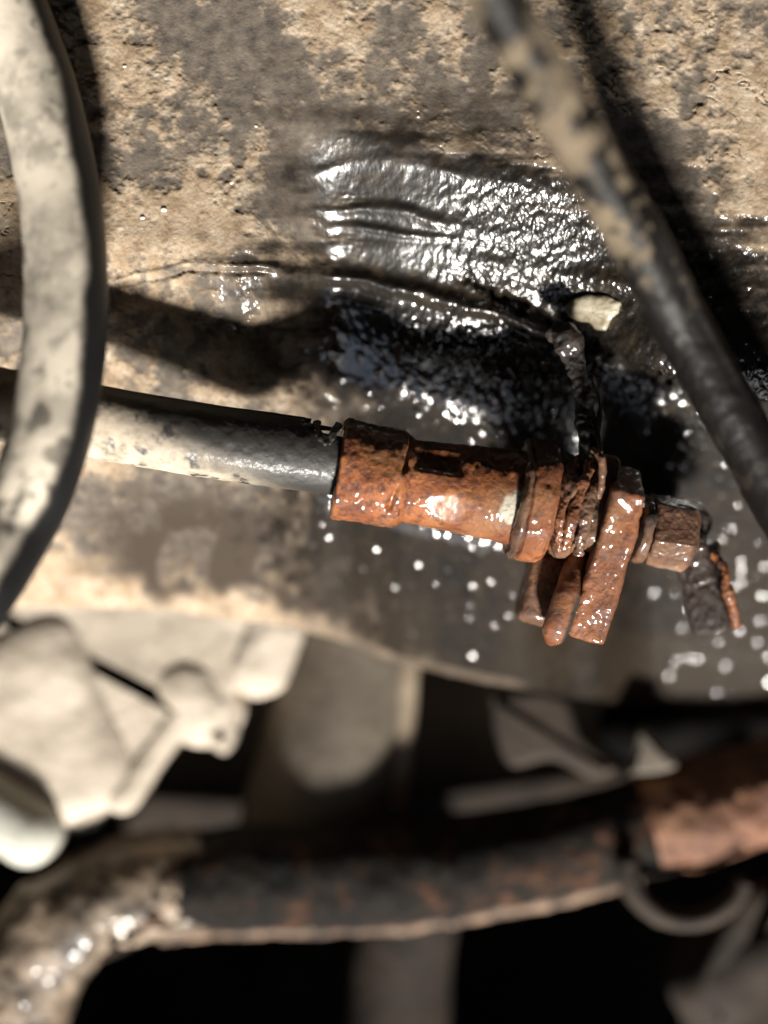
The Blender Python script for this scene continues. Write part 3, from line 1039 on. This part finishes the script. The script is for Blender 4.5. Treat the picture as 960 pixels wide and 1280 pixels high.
boot = thing('grey_boot', P(420, 900, -170), 'dull grey blurred tubular boot behind the lower edge of the wall', 'boot')
tube('boot_tube', [(455, 700, -136, 80), (440, 820, -136, 84), (420, 930, -136, 92), (400, 1040, -138, 100), (395, 1090, -140, 102)], M['boot'], boot, 80, 60,
     disp=lambda p, u, t: (fbm(p, 30, 3, 4) - 0.5) * 0.002)
tube('boot_strip', [(512, 800, -122, 14), (505, 900, -122, 15), (494, 1010, -124, 16)], M['tan'], boot, 40, 24)

bar = thing('suspension_arm', P(400, 1090, -75), 'long grimy arm with shade in its black colour, bending down at its left end, rust flaking at its right end', 'arm')
BARP = [(20, 1400, -98, 62), (22, 1290, -98, 62), (45, 1195, -100, 66), (110, 1132, -102, 66), (200, 1105, -106, 63), (320, 1096, -110, 63), (500, 1090, -112, 64), (680, 1062, -114, 60), (830, 1025, -114, 60), (1010, 975, -114, 62)]
tube('arm_beam', BARP[3:], M['shaded_grime'], bar, 260, 90, disp=lambda p, u, t: (fbm(p, 80, 4, 14) - 0.5) * 0.003)
tube('arm_bend', [(20, 1400, -98, 62), (22, 1290, -98, 62), (45, 1195, -100, 67), (110, 1130, -102, 68), (190, 1106, -106, 66), (255, 1098, -109, 60)], M['barmud'], bar, 160, 80,
     disp=lambda p, u, t: (fbm(p, 80, 4, 16) - 0.5) * 0.004 + (fbm(p, 400, 3, 18) - 0.5) * 0.001)
tube('arm_lit_edge', [(200, 1170, -112, 9), (320, 1162, -112, 10), (500, 1155, -112, 11), (640, 1132, -112, 13), (800, 1096, -112, 12)], M['lip'], bar, 200, 24,
     disp=lambda p, u, t: (fbm(p, 120, 4, 19, 0.6) - 0.5) * 0.0035)
tube('rust_scale', [(806, 1030, -113, 60), (850, 1018, -113, 66), (920, 1000, -113, 64), (1010, 975, -113, 64)], M['rust_scale'], bar, 120, 90,
     disp=lambda p, u, t: (fbm(p, 150, 4, 23) - 0.5) * 0.004, attrs={'grease': zero, 'paint': zero})

ring = thing('hanging_ring', P(860, 1090, -95), 'dull brown open ring looped below the rusty end of the arm', 'ring')
rp = [(858 + 74 * math.cos(a), 1085 + 66 * math.sin(a), -95, 13) for a in np.linspace(0.25, math.pi * 1.05, 12)]
tube('ring_wire', rp, M['brown'], ring, 90, 24, disp=lambda p, u, t: (fbm(p, 120, 3, 4) - 0.5) * 0.002)

post = thing('brown_post', P(500, 1250, -170), 'dim brown upright post below the grimy arm', 'post')
tube('post_tube', [(520, 1080, -172, 62), (505, 1180, -170, 62), (498, 1290, -168, 62), (492, 1420, -166, 62)], M['brown'], post, 60, 50,
     disp=lambda p, u, t: (fbm(p, 50, 3, 4) - 0.5) * 0.002)

knuckle = thing('grimy_knuckle', P(930, 1220, -130), 'dusty grey-brown lump of casting in the bottom right corner', 'casting')
B('knuckle_body', 960, 1230, -135, 110, 110, 20, M['brown'], knuckle, 0.6, 0.008, 31)
slab('knuckle_web', [(985, 1090), (985, 1240), (930, 1270), (895, 1290), (868, 1240), (890, 1180), (930, 1120)], -118, 14, 20, M['brown'], knuckle)

beam = thing('rear_beam', P(600, 985, -185), 'dim brown crossbeam in the dark behind the grimy arm', 'beam')
slab('beam_web', [(180, 990), (420, 1000), (640, 975), (830, 950), (1000, 920), (1000, 1010), (820, 1030), (600, 1050), (300, 1060), (160, 1040)], -178, 20, 14, M['brown'], beam)
gus = thing('tan_gusset', P(810, 945, -120), 'small blurred tan wedge between the wall edge and the arm', 'bracket')
slab('gusset_wedge', [(786, 968), (792, 935), (802, 908), (824, 930), (846, 956), (820, 966)], -96, 10, 8, M['boot'], gus)
cover = thing('dark_cover', P(740, 920, -140), 'blackened rounded cover under the right part of the wall edge', 'cover')
B('cover_body', 870, 905, -160, 120, 40, 14, M['black'], cover, 0.05, 0.004, 42)
slab('cover_ear', [(612, 868), (660, 862), (706, 872), (726, 915), (770, 960), (738, 972), (690, 950), (640, 958), (620, 920)], -104, 12, 14, M['brown'], cover)

# ------------------------------------------------------------------ added dark sheet behind everything, the shade of the gaps is in its colour
g = np.sign(np.linspace(-1, 1, 60)) * np.abs(np.linspace(-1, 1, 60)) ** 3 * 30
GX, GY = np.meshgrid(g, g)
gp = np.stack([GX, GY, -0.25 + (fbm(np.stack([GX, GY, 0 * GX], -1), 6, 3, 4) - 0.5) * 0.05], -1)
tag(mk('dark_backdrop', gp, grid_faces(60, 60), M['floor'], None), kind='structure')

# added unseen dark shell around the viewer blocks sky light; open towards the low sun
AR = []
na = 48
for i in range(na + 1):
    a = math.pi * i / na                      # from the right side over the viewer to the left side
    ca, sa = math.cos(a), math.sin(a)
    ex = 0.55 * math.copysign(abs(ca) ** 0.6, ca)
    ez = -0.25 + 0.85 * sa ** 0.6
    AR.append([(ex * f, y, -0.25 + (ez + 0.25) * f) for y, f in [(-0.60, 1.0), (-0.2, 1.0), (0.1, 1.0), (0.3, 0.97), (0.42, 0.85), (0.48, 0.55), (0.5, 0.01)]])
AR = np.array(AR)
SI = np.array([[(x, -0.62 - 0.05 * x * x, z) for x in np.linspace(-0.7, 0.7, 30)] for z in (-0.26, -0.1, 0.0, 0.05, 0.07)])
SI[3:, :, 1] -= 0.02
tag(mk('horizon_blocker', SI, grid_faces(5, 30), M['black'], None), kind='structure')  # added unseen strip, keeps the bright horizon out of the reflections
ao = mk('sky_blocker', AR, grid_faces(AR.shape[0], AR.shape[1]), M['black'], None)
tag(ao, kind='structure')
